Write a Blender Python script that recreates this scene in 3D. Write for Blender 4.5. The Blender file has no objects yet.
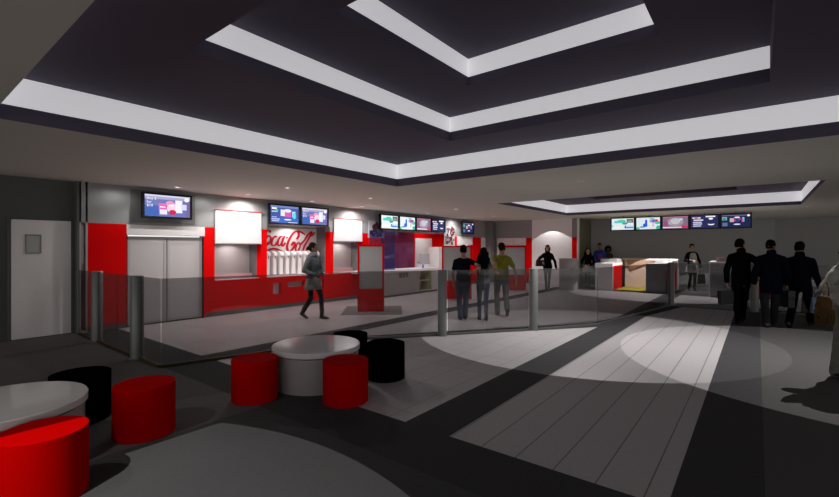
import bpy, bmesh, math, random
from mathutils import Vector, Matrix, noise
random.seed(7)
C = bpy.context.scene.collection
PI = math.pi
# ------------------------------------------------------------------ camera, world, lights, exposure
cam_d = bpy.data.cameras.new('camera'); cam = bpy.data.objects.new('camera', cam_d); C.objects.link(cam)
cam.location = (0, 0, 1.6); cam.rotation_euler = (PI/2, 0, math.radians(38.1))
cam_d.sensor_width = 36; cam_d.lens = 431/839*36; cam_d.clip_end = 200; cam_d.shift_y = -0.0006
bpy.context.scene.camera = cam
vs = bpy.context.scene.view_settings
vs.view_transform = 'Standard'; vs.look = 'None'; vs.gamma = 1; vs.exposure = 0.0
world = bpy.data.worlds.new('world'); bpy.context.scene.world = world; world.use_nodes = True
world.node_tree.nodes['Background'].inputs[0].default_value = (0.9, 0.87, 0.85, 1)
world.node_tree.nodes['Background'].inputs[1].default_value = 1.1
def spot(x, y, z, watts, half, blend=0.0, radius=0.0, col=(1, .97, .95), aim=None):
    l = bpy.data.lights.new('spot', 'SPOT'); l.energy = watts; l.spot_size = math.radians(2*half)
    l.spot_blend = blend; l.shadow_soft_size = radius; l.color = col
    o = bpy.data.objects.new('spot', l); C.objects.link(o); o.location = (x, y, z)
    if aim: o.rotation_euler = (Vector(aim)-Vector((x, y, z))).to_track_quat('-Z', 'Y').to_euler()
    return o
POOL = [(-2.62, 8.25), (1.15, 8.35), (-2.6, -0.75), (-2.8, 17.3), (1.2, 17.3), (-.6, 20.4), (1.2, 21.4)]
for i, (x, y) in enumerate(POOL):
    w = (335, 410)[i] if i < 2 else (430 if i == 2 else (560 if i == 3 else 330))
    spot(x, y, 2.81, w, 47.0)
# wall washers over the concession counters
WASH = [(-9.33, 3.88, 40), (-9.33, 5.43, 60), (-9.33, 7.26, 60), (-9.33, 9.11, 60), (-9.33, 12.36, 60), (-9.33, 14.9, 60), (-7.64, 5.32, 90), (-7.61, 7.72, 100), (-7.6, 11.6, 90), (-8.2, 15.2, 80)]
HOT = [(-9.66, 5.65, 62), (-9.66, 9.25, 56), (-9.66, 14.9, 32), (-9.66, 3.0, 6), (-9.66, 4.7, 8)]
for x, y, w in HOT: spot(x, y, 2.82, w, 84, .6, .03, (1, .97, .95))
for x, y, z, w, ax in ((-10.22, 7.4, 2.19, 17, -10.5), (-10.22, 5.58, 1.66, 9, -10.5), (-10.22, 9.16, 1.76, 9, -10.45), (-10.2, 11.6, 2.18, 40, -11), (-10.2, 14.0, 2.18, 22, -11)): spot(x, y, z, w, 78, .4, .03, (1, .95, .92), (ax, y, 0.8))
for x, y, w in WASH: spot(x, y, 2.825, w, 72, .35, .02, (1, .95, .92))
spot(-3.7, -.5, 2.82, 55, 24, .8, .04, (1, .97, .95), (-4.25, 1.25, .2))  # extra lamp added out of view to brighten the left stools
spot(-6.98, 17.62, 2.825, 45, 52, .03, .01)

# ------------------------------------------------------------------ materials
def mat(name, col, rough=.6, spec=.3, metal=0, emit=None, es=1, var=0, vscale=6, bump=0, bscale=60, coat=0):
    m = bpy.data.materials.new(name); m.use_nodes = True; nt = m.node_tree; b = nt.nodes['Principled BSDF']
    b.inputs['Base Color'].default_value = (*col, 1); b.inputs['Roughness'].default_value = rough
    b.inputs['Specular IOR Level'].default_value = spec; b.inputs['Metallic'].default_value = metal
    b.inputs['Coat Weight'].default_value = coat
    if emit: b.inputs['Emission Color'].default_value = (*emit, 1); b.inputs['Emission Strength'].default_value = es
    if var or bump:
        tc = nt.nodes.new('ShaderNodeTexCoord')
    if var:
        n = nt.nodes.new('ShaderNodeTexNoise'); n.inputs['Scale'].default_value = vscale; n.inputs['Detail'].default_value = 4
        nt.links.new(tc.outputs['Object'], n.inputs['Vector'])
        r = nt.nodes.new('ShaderNodeValToRGB'); r.color_ramp.elements[0].position = .3; r.color_ramp.elements[1].position = .7
        r.color_ramp.elements[0].color = (*[c*(1-var) for c in col], 1); r.color_ramp.elements[1].color = (*[min(1, c*(1+var)) for c in col], 1)
        nt.links.new(n.outputs['Fac'], r.inputs[0]); nt.links.new(r.outputs[0], b.inputs['Base Color'])
    if bump:
        n = nt.nodes.new('ShaderNodeTexNoise'); n.inputs['Scale'].default_value = bscale; n.inputs['Detail'].default_value = 5
        nt.links.new(tc.outputs['Object'], n.inputs['Vector'])
        bp = nt.nodes.new('ShaderNodeBump'); bp.inputs['Strength'].default_value = bump; bp.inputs['Distance'].default_value = .02
        nt.links.new(n.outputs['Fac'], bp.inputs['Height']); nt.links.new(bp.outputs[0], b.inputs['Normal'])
    return m
def tile_mat(name, col, grout, bw, rh, rough=.45, swap=True, c=.28):
    m = mat(name, col, rough); nt = m.node_tree; b = nt.nodes['Principled BSDF']
    g = nt.nodes.new('ShaderNodeNewGeometry'); mp = nt.nodes.new('ShaderNodeMapping')
    mp.inputs['Rotation'].default_value = (0, 0, PI/2 if swap else 0); mp.inputs['Location'].default_value = (.04, c, 0)
    br = nt.nodes.new('ShaderNodeTexBrick'); br.offset = 0.0
    br.inputs['Scale'].default_value = 1; br.inputs['Brick Width'].default_value = bw; br.inputs['Row Height'].default_value = rh
    br.inputs['Mortar Size'].default_value = .005; br.inputs['Mortar Smooth'].default_value = .1
    br.inputs['Color1'].default_value = (*col, 1); br.inputs['Color2'].default_value = (*[c*.93 for c in col], 1); br.inputs['Mortar'].default_value = (*grout, 1)
    nt.links.new(g.outputs['Position'], mp.inputs[0]); nt.links.new(mp.outputs[0], br.inputs[0])
    v = nt.nodes.new('ShaderNodeTexNoise'); v.inputs['Scale'].default_value = 35
    mx = nt.nodes.new('ShaderNodeMix'); mx.data_type = 'RGBA'; mx.blend_type = 'MULTIPLY'; mx.inputs[0].default_value = .22
    nt.links.new(g.outputs['Position'], v.inputs['Vector'])
    nt.links.new(br.outputs['Color'], mx.inputs[6]); nt.links.new(v.outputs['Fac'], mx.inputs[7]); nt.links.new(mx.outputs[2], b.inputs['Base Color'])
    return m
M = {}
M['carpet'] = mat('charcoal_carpet', (.05, .049, .051), .85, .12, var=.08, vscale=30, bump=.15, bscale=200)
M['carpet2'] = mat('grey_carpet', (.085, .082, .082), .85, .12, var=.06, vscale=30)
M['carpet3'] = mat('lighter_charcoal_carpet', (.105, .10, .097), .85, .1, var=.06, vscale=30)
M['carpet4'] = mat('mid_charcoal_carpet', (.07, .069, .07), .85, .1, var=.06, vscale=30)
M['tile'] = tile_mat('pale_floor_tile', (.50, .475, .485), (.16, .15, .155), 30, .294)
M['tile2'] = tile_mat('pink_grey_floor_tile', (.56, .52, .52), (.27, .25, .25), .45, .45)
M['tile3'] = tile_mat('pale_square_floor_tile', (.52, .495, .505), (.30, .285, .29), .8, .4, c=-.05)
M['beige'] = mat('beige_ceiling_paint', (.54, .53, .475), .8, .2)
M['purple'] = mat('dark_purple_paint', (.105, .088, .13), .75, .2)
M['band'] = mat('lit_white_cove', (.8, .8, .8), .6, .2, emit=(.97, .95, 1), es=.40)
M['dwall'] = mat('charcoal_wall_paint', (.10, .103, .10), .7, .2)
M['fwall'] = mat('dark_grey_far_wall', (.34, .34, .33), .75, .2)
M['gwall'] = mat('mid_grey_cladding', (.27, .275, .275), .55, .3)
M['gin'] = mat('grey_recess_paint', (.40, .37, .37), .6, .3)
M['wwall'] = mat('white_wall_paint', (.82, .79, .79), .7, .2)
M['olive'] = mat('olive_grey_paint', (.15, .15, .10), .7, .2)
M['red'] = mat('red_laminate', (.70, .002, .003), .7, .03)
M['redseat'] = mat('red_seat_vinyl', (.40, .0, .0), .9, .01)
M['black'] = mat('black_seat_vinyl', (.001, .001, .001), .95, 0)
M['white'] = mat('white_laminate', (.72, .70, .70), .4, .3)
M['door'] = mat('pale_grey_door_paint', (.75, .73, .73), .5, .25)
M['leaf'] = mat('off_white_door_paint', (.52, .50, .50), .6, .15); M['leafb'] = mat('grey_leaf_border', (.44, .43, .43), .6, .15)
M['block'] = mat('grey_block_laminate', (.36, .36, .35), .6, .2)
M['glosstop'] = mat('glossy_white_lit_top', (.60, .59, .58), .07, .5, coat=.3)  # lighter copy of the table lacquer, light on the top put into its colour
M['jamb'] = mat('shaded_recess_side', (.16, .15, .155), .6, .15)  # shade on the recess sides painted in as a darker grey
M['dooredge'] = mat('grey_door_frame', (.25, .25, .25), .5, .25)
M['lit'] = mat('lit_white_menu_panel', (.5, .5, .5), .4, .3, emit=(1, .98, .98), es=.30)
M['steel'] = mat('brushed_grey_steel', (.20, .21, .21), .45, .4, metal=.35)
M['kick'] = mat('grey_kickboard', (.16, .16, .16), .5, .3)
M['bezel'] = mat('black_plastic', (.004, .004, .005), .35, .3)
M['gloss'] = mat('glossy_white_shaded_drum', (.33, .32, .32), .06, .5, coat=.2)  # darker copy of the table lacquer, shade on the drum put into its colour
M['poster'] = mat('plain_grey_poster', (.42, .42, .42), .5, .25)
M['island'] = mat('grey_counter_laminate', (.85, .83, .82), .55, .25)
M['island2'] = mat('dark_grey_counter_laminate', (.20, .20, .205), .55, .25)
M['cream'] = mat('cream_counter_lining', (.88, .72, .62), .6, .2)
M['yellow'] = mat('yellow_green_vinyl_floor', (.55, .50, .05), .6, .2)
M['signred'] = mat('script_red_paint', (.55, .006, .02), .4, .3)
M['brass'] = mat('dull_brass_channel', (.05, .036, .012), .6, .2)
M['edge'] = mat('painted_edge_reflection', (.6, .6, .6), .3, .4)  # pale colour painting a reflection on the end of one glass pane
M['lamp'] = mat('downlight_lens', (.9, .9, .9), .4, .3, emit=(1, .95, .9), es=4.5)
M['skinA'] = mat('warm_skin', (.36, .20, .13), .55, .25); M['skinB'] = mat('brown_skin', (.14, .07, .045), .55, .25)
M['lip'] = mat('lips', (.25, .07, .06), .5); M['eye'] = mat('dark_eye', (.015, .01, .01), .2, .5)
M['hair'] = mat('black_hair', (.004, .0035, .0035), .8, .06, bump=.5, bscale=70)
M['hair2'] = mat('dark_brown_hair', (.014, .009, .006), .8, .06, bump=.5, bscale=70)
def cloth(n, c, **k): return mat(n, c, .9, .02, bump=.6, bscale=14, var=.12, vscale=12, **k)
M['navy'] = cloth('navy_cotton', (.006, .007, .015)); M['coat'] = cloth('black_wool', (.003, .003, .004)); M['coat2'] = cloth('midnight_blue_wool', (.004, .005, .011))
M['trous'] = cloth('black_trouser_cloth', (.003, .003, .004)); M['trousg'] = cloth('charcoal_trouser_cloth', (.025, .025, .027))
M['jean'] = cloth('blue_denim', (.06, .075, .13)); M['jean2'] = cloth('grey_denim', (.10, .10, .11))
M['olivetee'] = cloth('mustard_cotton', (.22, .205, .03)); M['greytop'] = cloth('grey_knit', (.14, .14, .155)); M['hood'] = cloth('slate_grey_jersey', (.078, .09, .096))
M['skirt'] = cloth('light_grey_skirt_cloth', (.36, .36, .35)); M['tights'] = cloth('black_tights', (.01, .01, .011))
M['bluesw'] = cloth('royal_blue_fleece', (.03, .06, .30)); M['brown'] = cloth('brown_knit', (.06, .04, .03)); M['linen'] = cloth('cream_linen', (.30, .30, .27)); M['khaki'] = cloth('pale_khaki_cotton', (.15, .145, .125))
M['shoe'] = mat('black_leather', (.008, .008, .008), .4, .4); M['bag'] = mat('black_bag_leather', (.01, .01, .012), .4, .4); M['fringe'] = mat('tan_suede', (.085, .047, .015), .9, .1, bump=1, bscale=60)
M['paper'] = mat('pale_blue_paper_bag', (.16, .24, .32), .7, .2); M['cup'] = mat('clear_plastic_cup', (.6, .58, .55), .3, .4)
M['scarf'] = cloth('grey_scarf', (.17, .18, .19)); M['mint'] = cloth('pale_mint_cotton', (.42, .47, .42)); M['pink'] = mat('pink_card', (.45, .25, .26), .6, .2)
def glass_mat(name, tint, diff=.05, gl=.05, dcol=(.5, .5, .5)):
    m = bpy.data.materials.new(name); m.use_nodes = True; nt = m.node_tree; nt.nodes.clear()
    out = nt.nodes.new('ShaderNodeOutputMaterial'); t = nt.nodes.new('ShaderNodeBsdfTransparent'); t.inputs[0].default_value = (*tint, 1)
    g = nt.nodes.new('ShaderNodeBsdfGlossy'); g.inputs['Roughness'].default_value = .03; d = nt.nodes.new('ShaderNodeBsdfDiffuse'); d.inputs[0].default_value = (*dcol, 1)
    a = nt.nodes.new('ShaderNodeMixShader'); b = nt.nodes.new('ShaderNodeMixShader'); a.inputs[0].default_value = gl; b.inputs[0].default_value = diff
    nt.links.new(t.outputs[0], a.inputs[1]); nt.links.new(g.outputs[0], a.inputs[2]); nt.links.new(a.outputs[0], b.inputs[1]); nt.links.new(d.outputs[0], b.inputs[2]); nt.links.new(b.outputs[0], out.inputs[0])
    return m
M['glass'] = glass_mat('smoked_glass', (.60, .59, .60), .035, .02)
M['blue'] = glass_mat('blue_tinted_glass', (.52, .57, .88), .08, .03, (.2, .26, .5))
M['clear'] = glass_mat('clear_glass', (.93, .94, .94), .01, .05)
_em = {}
def em(c, s=1.0):
    k = (c, s)
    if k not in _em: _em[k] = mat('lit_screen_colour', (0, 0, 0), .5, .1, emit=c, es=s)
    return _em[k]

# ------------------------------------------------------------------ mesh helpers
def box(bm, x0, x1, y0, y1, z0, z1, mi=0):
    v = [bm.verts.new(p) for p in [(x0,y0,z0),(x1,y0,z0),(x1,y1,z0),(x0,y1,z0),(x0,y0,z1),(x1,y0,z1),(x1,y1,z1),(x0,y1,z1)]]
    for f in [(3,2,1,0),(4,5,6,7),(0,1,5,4),(1,2,6,5),(2,3,7,6),(3,0,4,7)]:
        bm.faces.new([v[i] for i in f]).material_index = mi
def quad(bm, pts, mi=0):
    f = bm.faces.new([bm.verts.new(p) for p in pts]); f.material_index = mi; return f
def lathe(bm, prof, cx=0, cy=0, n=48, mi=0):
    rings = []
    for r, z in prof:
        rings.append([bm.verts.new((cx+r*math.cos(2*PI*i/n), cy+r*math.sin(2*PI*i/n), z)) for i in range(n)] if r > 1e-6 else [bm.verts.new((cx, cy, z))])
    for a, b in zip(rings, rings[1:]):
        for i in range(n):
            j = (i+1) % n
            if len(a) == 1 and len(b) == 1: continue
            if len(a) == 1: f = bm.faces.new((a[0], b[j], b[i]))
            elif len(b) == 1: f = bm.faces.new((a[i], a[j], b[0]))
            else: f = bm.faces.new((a[i], a[j], b[j], b[i]))
            f.material_index = mi; f.smooth = True
def tube(bm, pts, rad, side=(1, 0, 0), n=16, mi=0, caps=True):
    """rings with elliptical section (ra along side, rb across) through pts, domed ends"""
    pts = [Vector(p) for p in pts]; rad = [(r, r) if not hasattr(r, '__len__') else tuple(r) for r in rad]
    P, Rr, T = [], [], []
    for i, p in enumerate(pts):
        t = (pts[min(i+1, len(pts)-1)]-pts[max(i-1, 0)]).normalized(); P.append(p); Rr.append(rad[i]); T.append(t)
    if caps:
        def dome(p, r, t, sgn):
            out = []
            m = min(r)
            for a in (25, 50, 75): out.append((p+t*sgn*m*math.sin(math.radians(a)), (r[0]*math.cos(math.radians(a)), r[1]*math.cos(math.radians(a))), t))
            return out
        s = dome(P[0], Rr[0], T[0], -1)[::-1]; e = dome(P[-1], Rr[-1], T[-1], 1)
        P = [a[0] for a in s]+P+[a[0] for a in e]; Rr = [a[1] for a in s]+Rr+[a[1] for a in e]; T = [a[2] for a in s]+T+[a[2] for a in e]
    rings = []; side = Vector(side)
    for p, r, t in zip(P, Rr, T):
        u = side-side.dot(t)*t
        if u.length < 1e-3: u = Vector((0, 1, 0))-Vector((0, 1, 0)).dot(t)*t
        u.normalize(); w = t.cross(u)
        rings.append([bm.verts.new(p+u*r[0]*math.cos(2*PI*k/n)+w*r[1]*math.sin(2*PI*k/n)) for k in range(n)])
    for a, b in zip(rings, rings[1:]):
        for k in range(n):
            f = bm.faces.new((a[k], a[(k+1) % n], b[(k+1) % n], b[k])); f.smooth = True; f.material_index = mi
    for rg, rev in ((rings[0], True), (rings[-1], False)):
        f = bm.faces.new(rg[::-1] if rev else rg); f.material_index = mi; f.smooth = True
def obj(name, bm, mats, parent=None, loc=None, rotz=None, bevel=0, label=None):
    me = bpy.data.meshes.new(name); bm.normal_update(); bm.to_mesh(me); bm.free()
    for m in (mats if isinstance(mats, (list, tuple)) else [mats]): me.materials.append(m)
    o = bpy.data.objects.new(name, me); C.objects.link(o)
    if parent: o.parent = parent
    if loc: o.location = loc
    if rotz is not None: o.rotation_euler = (0, 0, rotz)
    if bevel:
        b = o.modifiers.new('bevel', 'BEVEL'); b.width = bevel; b.segments = 2; b.limit_method = 'ANGLE'
    if label: o['label'] = label
    return o
def boxobj(name, dims, m, parent=None, bevel=.004, label=None):
    bm = bmesh.new()
    for d in (dims if isinstance(dims[0], (tuple, list)) else [dims]): box(bm, *d)
    return obj(name, bm, m, parent, bevel=bevel, label=label)
def thing(name, label, cat, loc=(0, 0, 0), rotz=0, group=None):
    o = bpy.data.objects.new(name, None); C.objects.link(o); o.location = loc; o.rotation_euler = (0, 0, rotz); o.empty_display_size = .1
    o['label'] = label; o['category'] = cat
    if group: o['group'] = group
    return o
def tag(o, label, cat, group=None):
    o['label'] = label; o['category'] = cat
    if group: o['group'] = group
    return o
def struct(o, label=None):
    o['kind'] = 'structure'
    if label: o['label'] = label
    return o
def remesh(bm, voxel, sm=2, disp=0, dsc=8):
    me = bpy.data.meshes.new('tmp'); bm.to_mesh(me); bm.free()
    o = bpy.data.objects.new('tmp', me); C.objects.link(o)
    r = o.modifiers.new('r', 'REMESH'); r.mode = 'VOXEL'; r.voxel_size = voxel; r.use_smooth_shade = True
    if sm: s = o.modifiers.new('s', 'SMOOTH'); s.iterations = sm; s.factor = .5
    dg = bpy.context.evaluated_depsgraph_get(); ev = o.evaluated_get(dg)
    b = bmesh.new(); b.from_mesh(ev.to_mesh()); ev.to_mesh_clear()
    bpy.data.objects.remove(o); bpy.data.meshes.remove(me)
    if disp:
        b.normal_update()
        for v in b.verts: v.co += v.normal*disp*noise.noise(v.co*dsc)
    for f in b.faces: f.smooth = True
    return b

# ------------------------------------------------------------------ floor
bm = bmesh.new()
xs = [-14, -10, -6.5, -6.05, -3.95, -2.55, -2.06, -.44, .04, 9]; ys = [-5, 2.43, 3.04, 17.0, 18.3, 26]
for i in range(len(xs)-1):
    for j in range(len(ys)-1):
        mi = 0
        if i == 1 and j in (2, 3): mi = 2
        if i in (3, 4) and j == 2: mi = 6
        if i == 6 and j == 2: mi = 1
        if i == 8: mi = 3
        if j == 4: mi = 3
        if j == 0: mi = 4 if i < 4 else (5 if i < 8 else 3)
        quad(bm, [(xs[i], ys[j], 0), (xs[i+1], ys[j], 0), (xs[i+1], ys[j+1], 0), (xs[i], ys[j+1], 0)], mi)
struct(obj('floor', bm, [M['carpet'], M['tile'], M['tile2'], M['carpet2'], M['carpet3'], M['carpet4'], M['tile3']]))
# dark threshold strip running under the glass
bm = bmesh.new()
PATH = [(-5.55, 5.35), (-2.62, 9.35), (-1.75, 13.7), (6, 13.7)]
off = [(-.12, .14), (-.16, .14), (-.15, .14), (0, .17)]
for k in range(3):
    a, b = PATH[k], PATH[k+1]; oa, ob = off[k], off[k+1]
    quad(bm, [(a[0]-oa[0], a[1]-oa[1], .003), (b[0]-ob[0], b[1]-ob[1], .003), (b[0]+ob[0], b[1]+ob[1], .003), (a[0]+oa[0], a[1]+oa[1], .003)])
struct(obj('trim_1', bm, M['carpet']))

# ------------------------------------------------------------------ ceiling and stepped coffers
CZ = 2.85
def ring(bm, o, i, z, mi=0):
    (X0, X1, Y0, Y1), (x0, x1, y0, y1) = o, i
    for q in [((X0,Y0),(X1,Y0),(x1,y0),(x0,y0)), ((X1,Y0),(X1,Y1),(x1,y1),(x1,y0)), ((X1,Y1),(X0,Y1),(x0,y1),(x1,y1)), ((X0,Y1),(X0,Y0),(x0,y0),(x0,y1))]:
        quad(bm, [(a, b, z) for a, b in q][::-1], mi)
def walls4(bm, r, z0, z1, mi=0):
    x0, x1, y0, y1 = r
    for a, b in [((x0,y0),(x1,y0)), ((x1,y0),(x1,y1)), ((x1,y1),(x0,y1)), ((x0,y1),(x0,y0))]:
        quad(bm, [(*a, z0), (*b, z0), (*b, z1), (*a, z1)], mi)
A1 = (-5.76, 2.05, .70, 6.61); A2 = (-3.82, .10, 1.68, 5.65); A3 = (-2.89, -.75, 2.50, 4.69)
B1 = (-5.76, .99, 10.85, 16.5); B2 = (-4.3, -.45, 12.3, 15.05)
bm = bmesh.new()
for (a, b, c, d) in [(-14, -5.76, -5, 26), (2.05, 9, -5, 26), (-5.76, 2.05, -5, .70), (-5.76, 2.05, 6.61, 10.85), (-5.76, 2.05, 16.5, 26), (.99, 2.05, 10.85, 16.5)]:
    quad(bm, [(a, c, CZ), (a, d, CZ), (b, d, CZ), (b, c, CZ)])
struct(obj('ceiling', bm, M['beige']))
def coffer(tiers, top):
    bm = bmesh.new(); prev = None
    for n, (r, z0, z1, z2) in enumerate(tiers):
        if n: ring(bm, tiers[n-1][0], r, z0)
        walls4(bm, r, z0, z1)
        if r is A2: quad(bm, [(r[1], r[2], z1), (r[1], r[3], z1), (r[1], r[3], z2), (r[1], r[2], z2)])
    r, z2 = tiers[-1][0], tiers[-1][3]
    quad(bm, [(r[0], r[2], z2), (r[0], r[3], z2), (r[1], r[3], z2), (r[1], r[2], z2)])
    struct(obj('ceiling', bm, M['purple']))
def cove(r, z0, z1, label):
    bm = bmesh.new(); x0, x1, y0, y1 = r; t = .02
    for d in [(x0-t, x0, y0-t, y1+t, z0, z1), (x1, x1+t, y0-t, y1+t, z0, z1)][:1 if r is A2 else 2]+[ (x0, x1, y0-t, y0, z0, z1), (x0, x1, y1, y1+t, z0, z1)]: box(bm, *d)
    tag(obj('cove_light', bm, M['band']), label, 'cove light')
coffer([(A1, CZ, 3.0, 3.29), (A2, 3.29, 3.43, 3.66), (A3, 3.66, 3.77, 4.0)], 4.0)
coffer([(B1, CZ, 2.95, 3.24), (B2, 3.24, 3.45, 3.45)], 3.45)
cove(A1, 3.0, 3.29, 'long glowing white light band around the lowest step of the big ceiling recess')
cove(A2, 3.43, 3.66, 'glowing white light band around the middle step of the big ceiling recess')
cove(A3, 3.77, 4.0, 'smallest glowing white light band around the top step of the big ceiling recess')
cove(B1, 2.95, 3.24, 'glowing white light band in the far smaller ceiling recess above the island counters')
FIX = [(x, y) for x, y, w in WASH]+[(-6.98, 17.62)]+POOL+[(-3.7, -.5)]  # last entry is the extra lamp added to brighten the left stools
for i, (x, y) in enumerate(FIX):
    lab = ['recessed downlight in front of the screen over the double doors', 'recessed downlight in front of the menu panel nearest the double doors', 'recessed downlight in front of the paired screens', 'recessed downlight in front of the menu panel right of the sign', 'recessed downlight in front of the middle of the four screens', 'recessed downlight in front of the maroon poster right of the four screens',
           'recessed downlight further out from the wall, over the grey hooded person', 'recessed downlight further out from the wall, over the nearest kiosk', 'recessed downlight between the nearest and second kiosk', 'recessed downlight over the third kiosk near the corner', 'recessed downlight above the white wall with the arched pool of light',
           'recessed downlight lighting the pale tiles beside the trio', 'recessed downlight lighting the floor in front of the three coats', 'recessed downlight above the foreground stools, before the big ceiling recess', 'recessed downlight above the island counter', 'recessed downlight above the right of the ticket counter', 'recessed downlight near the far wall behind the person in mint', 'recessed downlight near the far wall behind the third coat', 'small downlight added out of view to brighten the foreground stools'][i]; gr = 'recessed ceiling downlights'
    t = thing('downlight', lab, 'downlight', (x, y, CZ), 0, gr)
    bm = bmesh.new(); lathe(bm, [(.062, 0), (.07, -.004), (.052, -.012), (.048, 0)], n=24); obj('trim_ring', bm, M['white'], t)
    bm = bmesh.new(); lathe(bm, [(.047, -.001), (.0, -.0015)], n=24); obj('lens', bm, M['lamp'] if i < 11 else M['gin'], t)

t = thing('added_light_blade', 'small black blade added out of view to cut the light of the downlight nearest the camera', 'added light shield', (-2.65, -.75, 2.706))
boxobj('blade', (-.003, .003, -.5, .5, 0, .144), M['bezel'], t, 0)  # blade added out of view to cut one side of the light pool
# ------------------------------------------------------------------ walls
def wbox(name, dims, m, bevel=0, label=None):
    for d in (dims if isinstance(dims[0], (tuple, list)) else [dims]): o = struct(boxobj(name, d, m, None, bevel), label)
    return o
wbox('wall_left', (-10.4, -10.15, -5, 2.40, 0, CZ), M['dwall'])
wbox('wall_right', [(9, 9.15, -5, 26, 0, .3)]+[(9, 9.12, y, y+.1, .3, CZ) for y in range(-5, 26, 3)], M['steel'])  # sill and posts only, opened up to let world light fill the room
# upper grey cladding over the concessions, and hidden back-of-house enclosure
wbox('wall_left', [(-10.25, -10, 2.42, 3.19, 2.08, CZ), (-10.25, -10, 3.19, 4.98, 2.075, CZ), (-10.25, -10, 4.98, 6.18, 1.70, CZ), (-10.25, -10, 6.18, 6.35, 2.08, CZ), (-10.6, -10, 6.35, 8.43, 2.23, CZ),
      (-10.25, -10, 8.43, 8.57, 2.08, CZ), (-10.25, -10, 8.57, 9.75, 1.80, CZ), (-10.25, -10, 9.75, 10.03, 2.08, CZ), (-10.25, -10, 10.03, 15.09, 2.2, CZ), (-10.25, -10, 15.09, 18.25, 2.08, CZ)], M['gwall'])
wbox('wall_left', [(-10.2, -10, 2.55, 3.19, .1, 2.08), (-10.2, -10, 4.75, 4.98, .1, 2.08), (-10.2, -10, 6.18, 6.35, .1, 2.08), (-10.2, -10, 8.43, 8.57, .1, 2.08), (-10.2, -10, 9.75, 10.03, .1, 2.08),
      (-10.2, -10, 15.09, 15.32, .1, 2.08), (-10.2, -10, 16.54, 17.34, .1, 2.08)], M['red'])
wbox('wall_left', (-10.2, -10, 17.34, 18.25, .1, 2.08), M['wwall'])
wbox('baseboard_left', [(-10.2, -10.015, 2.55, 3.19, 0, .1), (-10.2, -10.015, 4.75, 18.25, 0, .1)], M['kick'])
# recess linings (back, two sides, top)
def recess(y0, y1, z0, z1, D, m):
    wbox('wall_left', [(-10-D-.04, -10-D, y0-.04, y1+.04, z0, z1), (-10-D, -10.25, y0, y1, z1, z1+.04)], m)
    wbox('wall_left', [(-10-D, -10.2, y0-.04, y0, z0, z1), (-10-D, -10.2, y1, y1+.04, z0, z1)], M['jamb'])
recess(4.98, 6.18, .84, 1.68, .55, M['gin']); recess(8.57, 9.75, .84, 1.78, .5, M['gin'])
wbox('wall_left', [(-10.66, -10.62, 6.31, 8.47, .84, 2.23)], M['gin'])
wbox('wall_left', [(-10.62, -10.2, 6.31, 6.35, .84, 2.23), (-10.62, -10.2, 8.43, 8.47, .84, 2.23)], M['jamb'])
wbox('wall_left', [(-11.05, -11, 9.99, 15.13, 0, 2.6), (-11, -10.2, 9.99, 10.03, 0, 2.2), (-11, -10.2, 15.09, 15.13, 0, 2.2)], M['red'])
wbox('wall_left', (-11, -10.25, 10.03, 15.09, 2.2, 2.24), M['gwall'])
# wall return at the pink-framed glass sliver beside the left door
wbox('wall_left', (-10.4, -9.98, 2.38, 2.42, 0, CZ), M['dwall'])
wbox('trim_2', [(-10.12, -10.0, 2.42, 2.45, 0, CZ), (-10.12, -10.0, 2.52, 2.55, 0, CZ), (-10.12, -10, 2.45, 2.52, 0, .04)], M['gin'])
wbox('wall_left', (-10.4, -10.3, 2.38, 2.6, 0, CZ), M['gwall'])
wbox('window_1', (-10.08, -10.06, 2.45, 2.52, .04, CZ), M['clear'])
# door in the left wall
d = boxobj('door_1', (-10.15, -10.12, 1.50, 2.33, .01, 2.10), M['door'], None, .004); struct(d, 'plain pale grey door with a small vision panel')
boxobj('door_frame', [(-10.15, -10.11, 1.45, 1.49, 0, 2.14), (-10.15, -10.11, 2.34, 2.38, 0, 2.14), (-10.15, -10.11, 1.49, 2.34, 2.11, 2.14)], M['dwall'], d, .002)
boxobj('vision_panel', [(-10.119, -10.112, 1.70, 1.88, 1.52, 1.82)], M['poster'], d, .002); boxobj('panel_frame', [(-10.12, -10.105, 1.68, 1.70, 1.50, 1.84), (-10.12, -10.105, 1.88, 1.90, 1.50, 1.84), (-10.12, -10.105, 1.70, 1.88, 1.82, 1.84), (-10.12, -10.105, 1.70, 1.88, 1.50, 1.52)], M['dooredge'], d, .001)
# white double doors with header
t = bpy.data.objects.new('door_2', None); C.objects.link(t); t.location = (-10, 3.97, 0); struct(t, 'white double doors under a white header box')
boxobj('header', (-.15, .008, -.78, .78, 1.87, 2.075), M['white'], t)
for y0, y1 in ((-.75, -.01), (.01, .75)):
    b = [(-.14, -.07, y0, y1, .02, 1.84)]
    lf = boxobj('door_leaf', b, M['leaf'], t, .004)
    boxobj('leaf_border', [(-.07, -.062, y0, y0+.05, .02, 1.84), (-.07, -.062, y1-.05, y1, .02, 1.84), (-.07, -.062, y0+.05, y1-.05, 1.79, 1.84), (-.07, -.062, y0+.05, y1-.05, .02, .08)], M['leafb'], lf, .001)
boxobj('jamb', [(-.2, -.02, -.78, -.755, 0, 1.87), (-.2, -.02, .755, .78, 0, 1.87)], M['bezel'], t, 0)
boxobj('jamb_strip', [(-.02, .005, .76, .785, 0, 1.87)], M['red'], t, 0)
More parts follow.
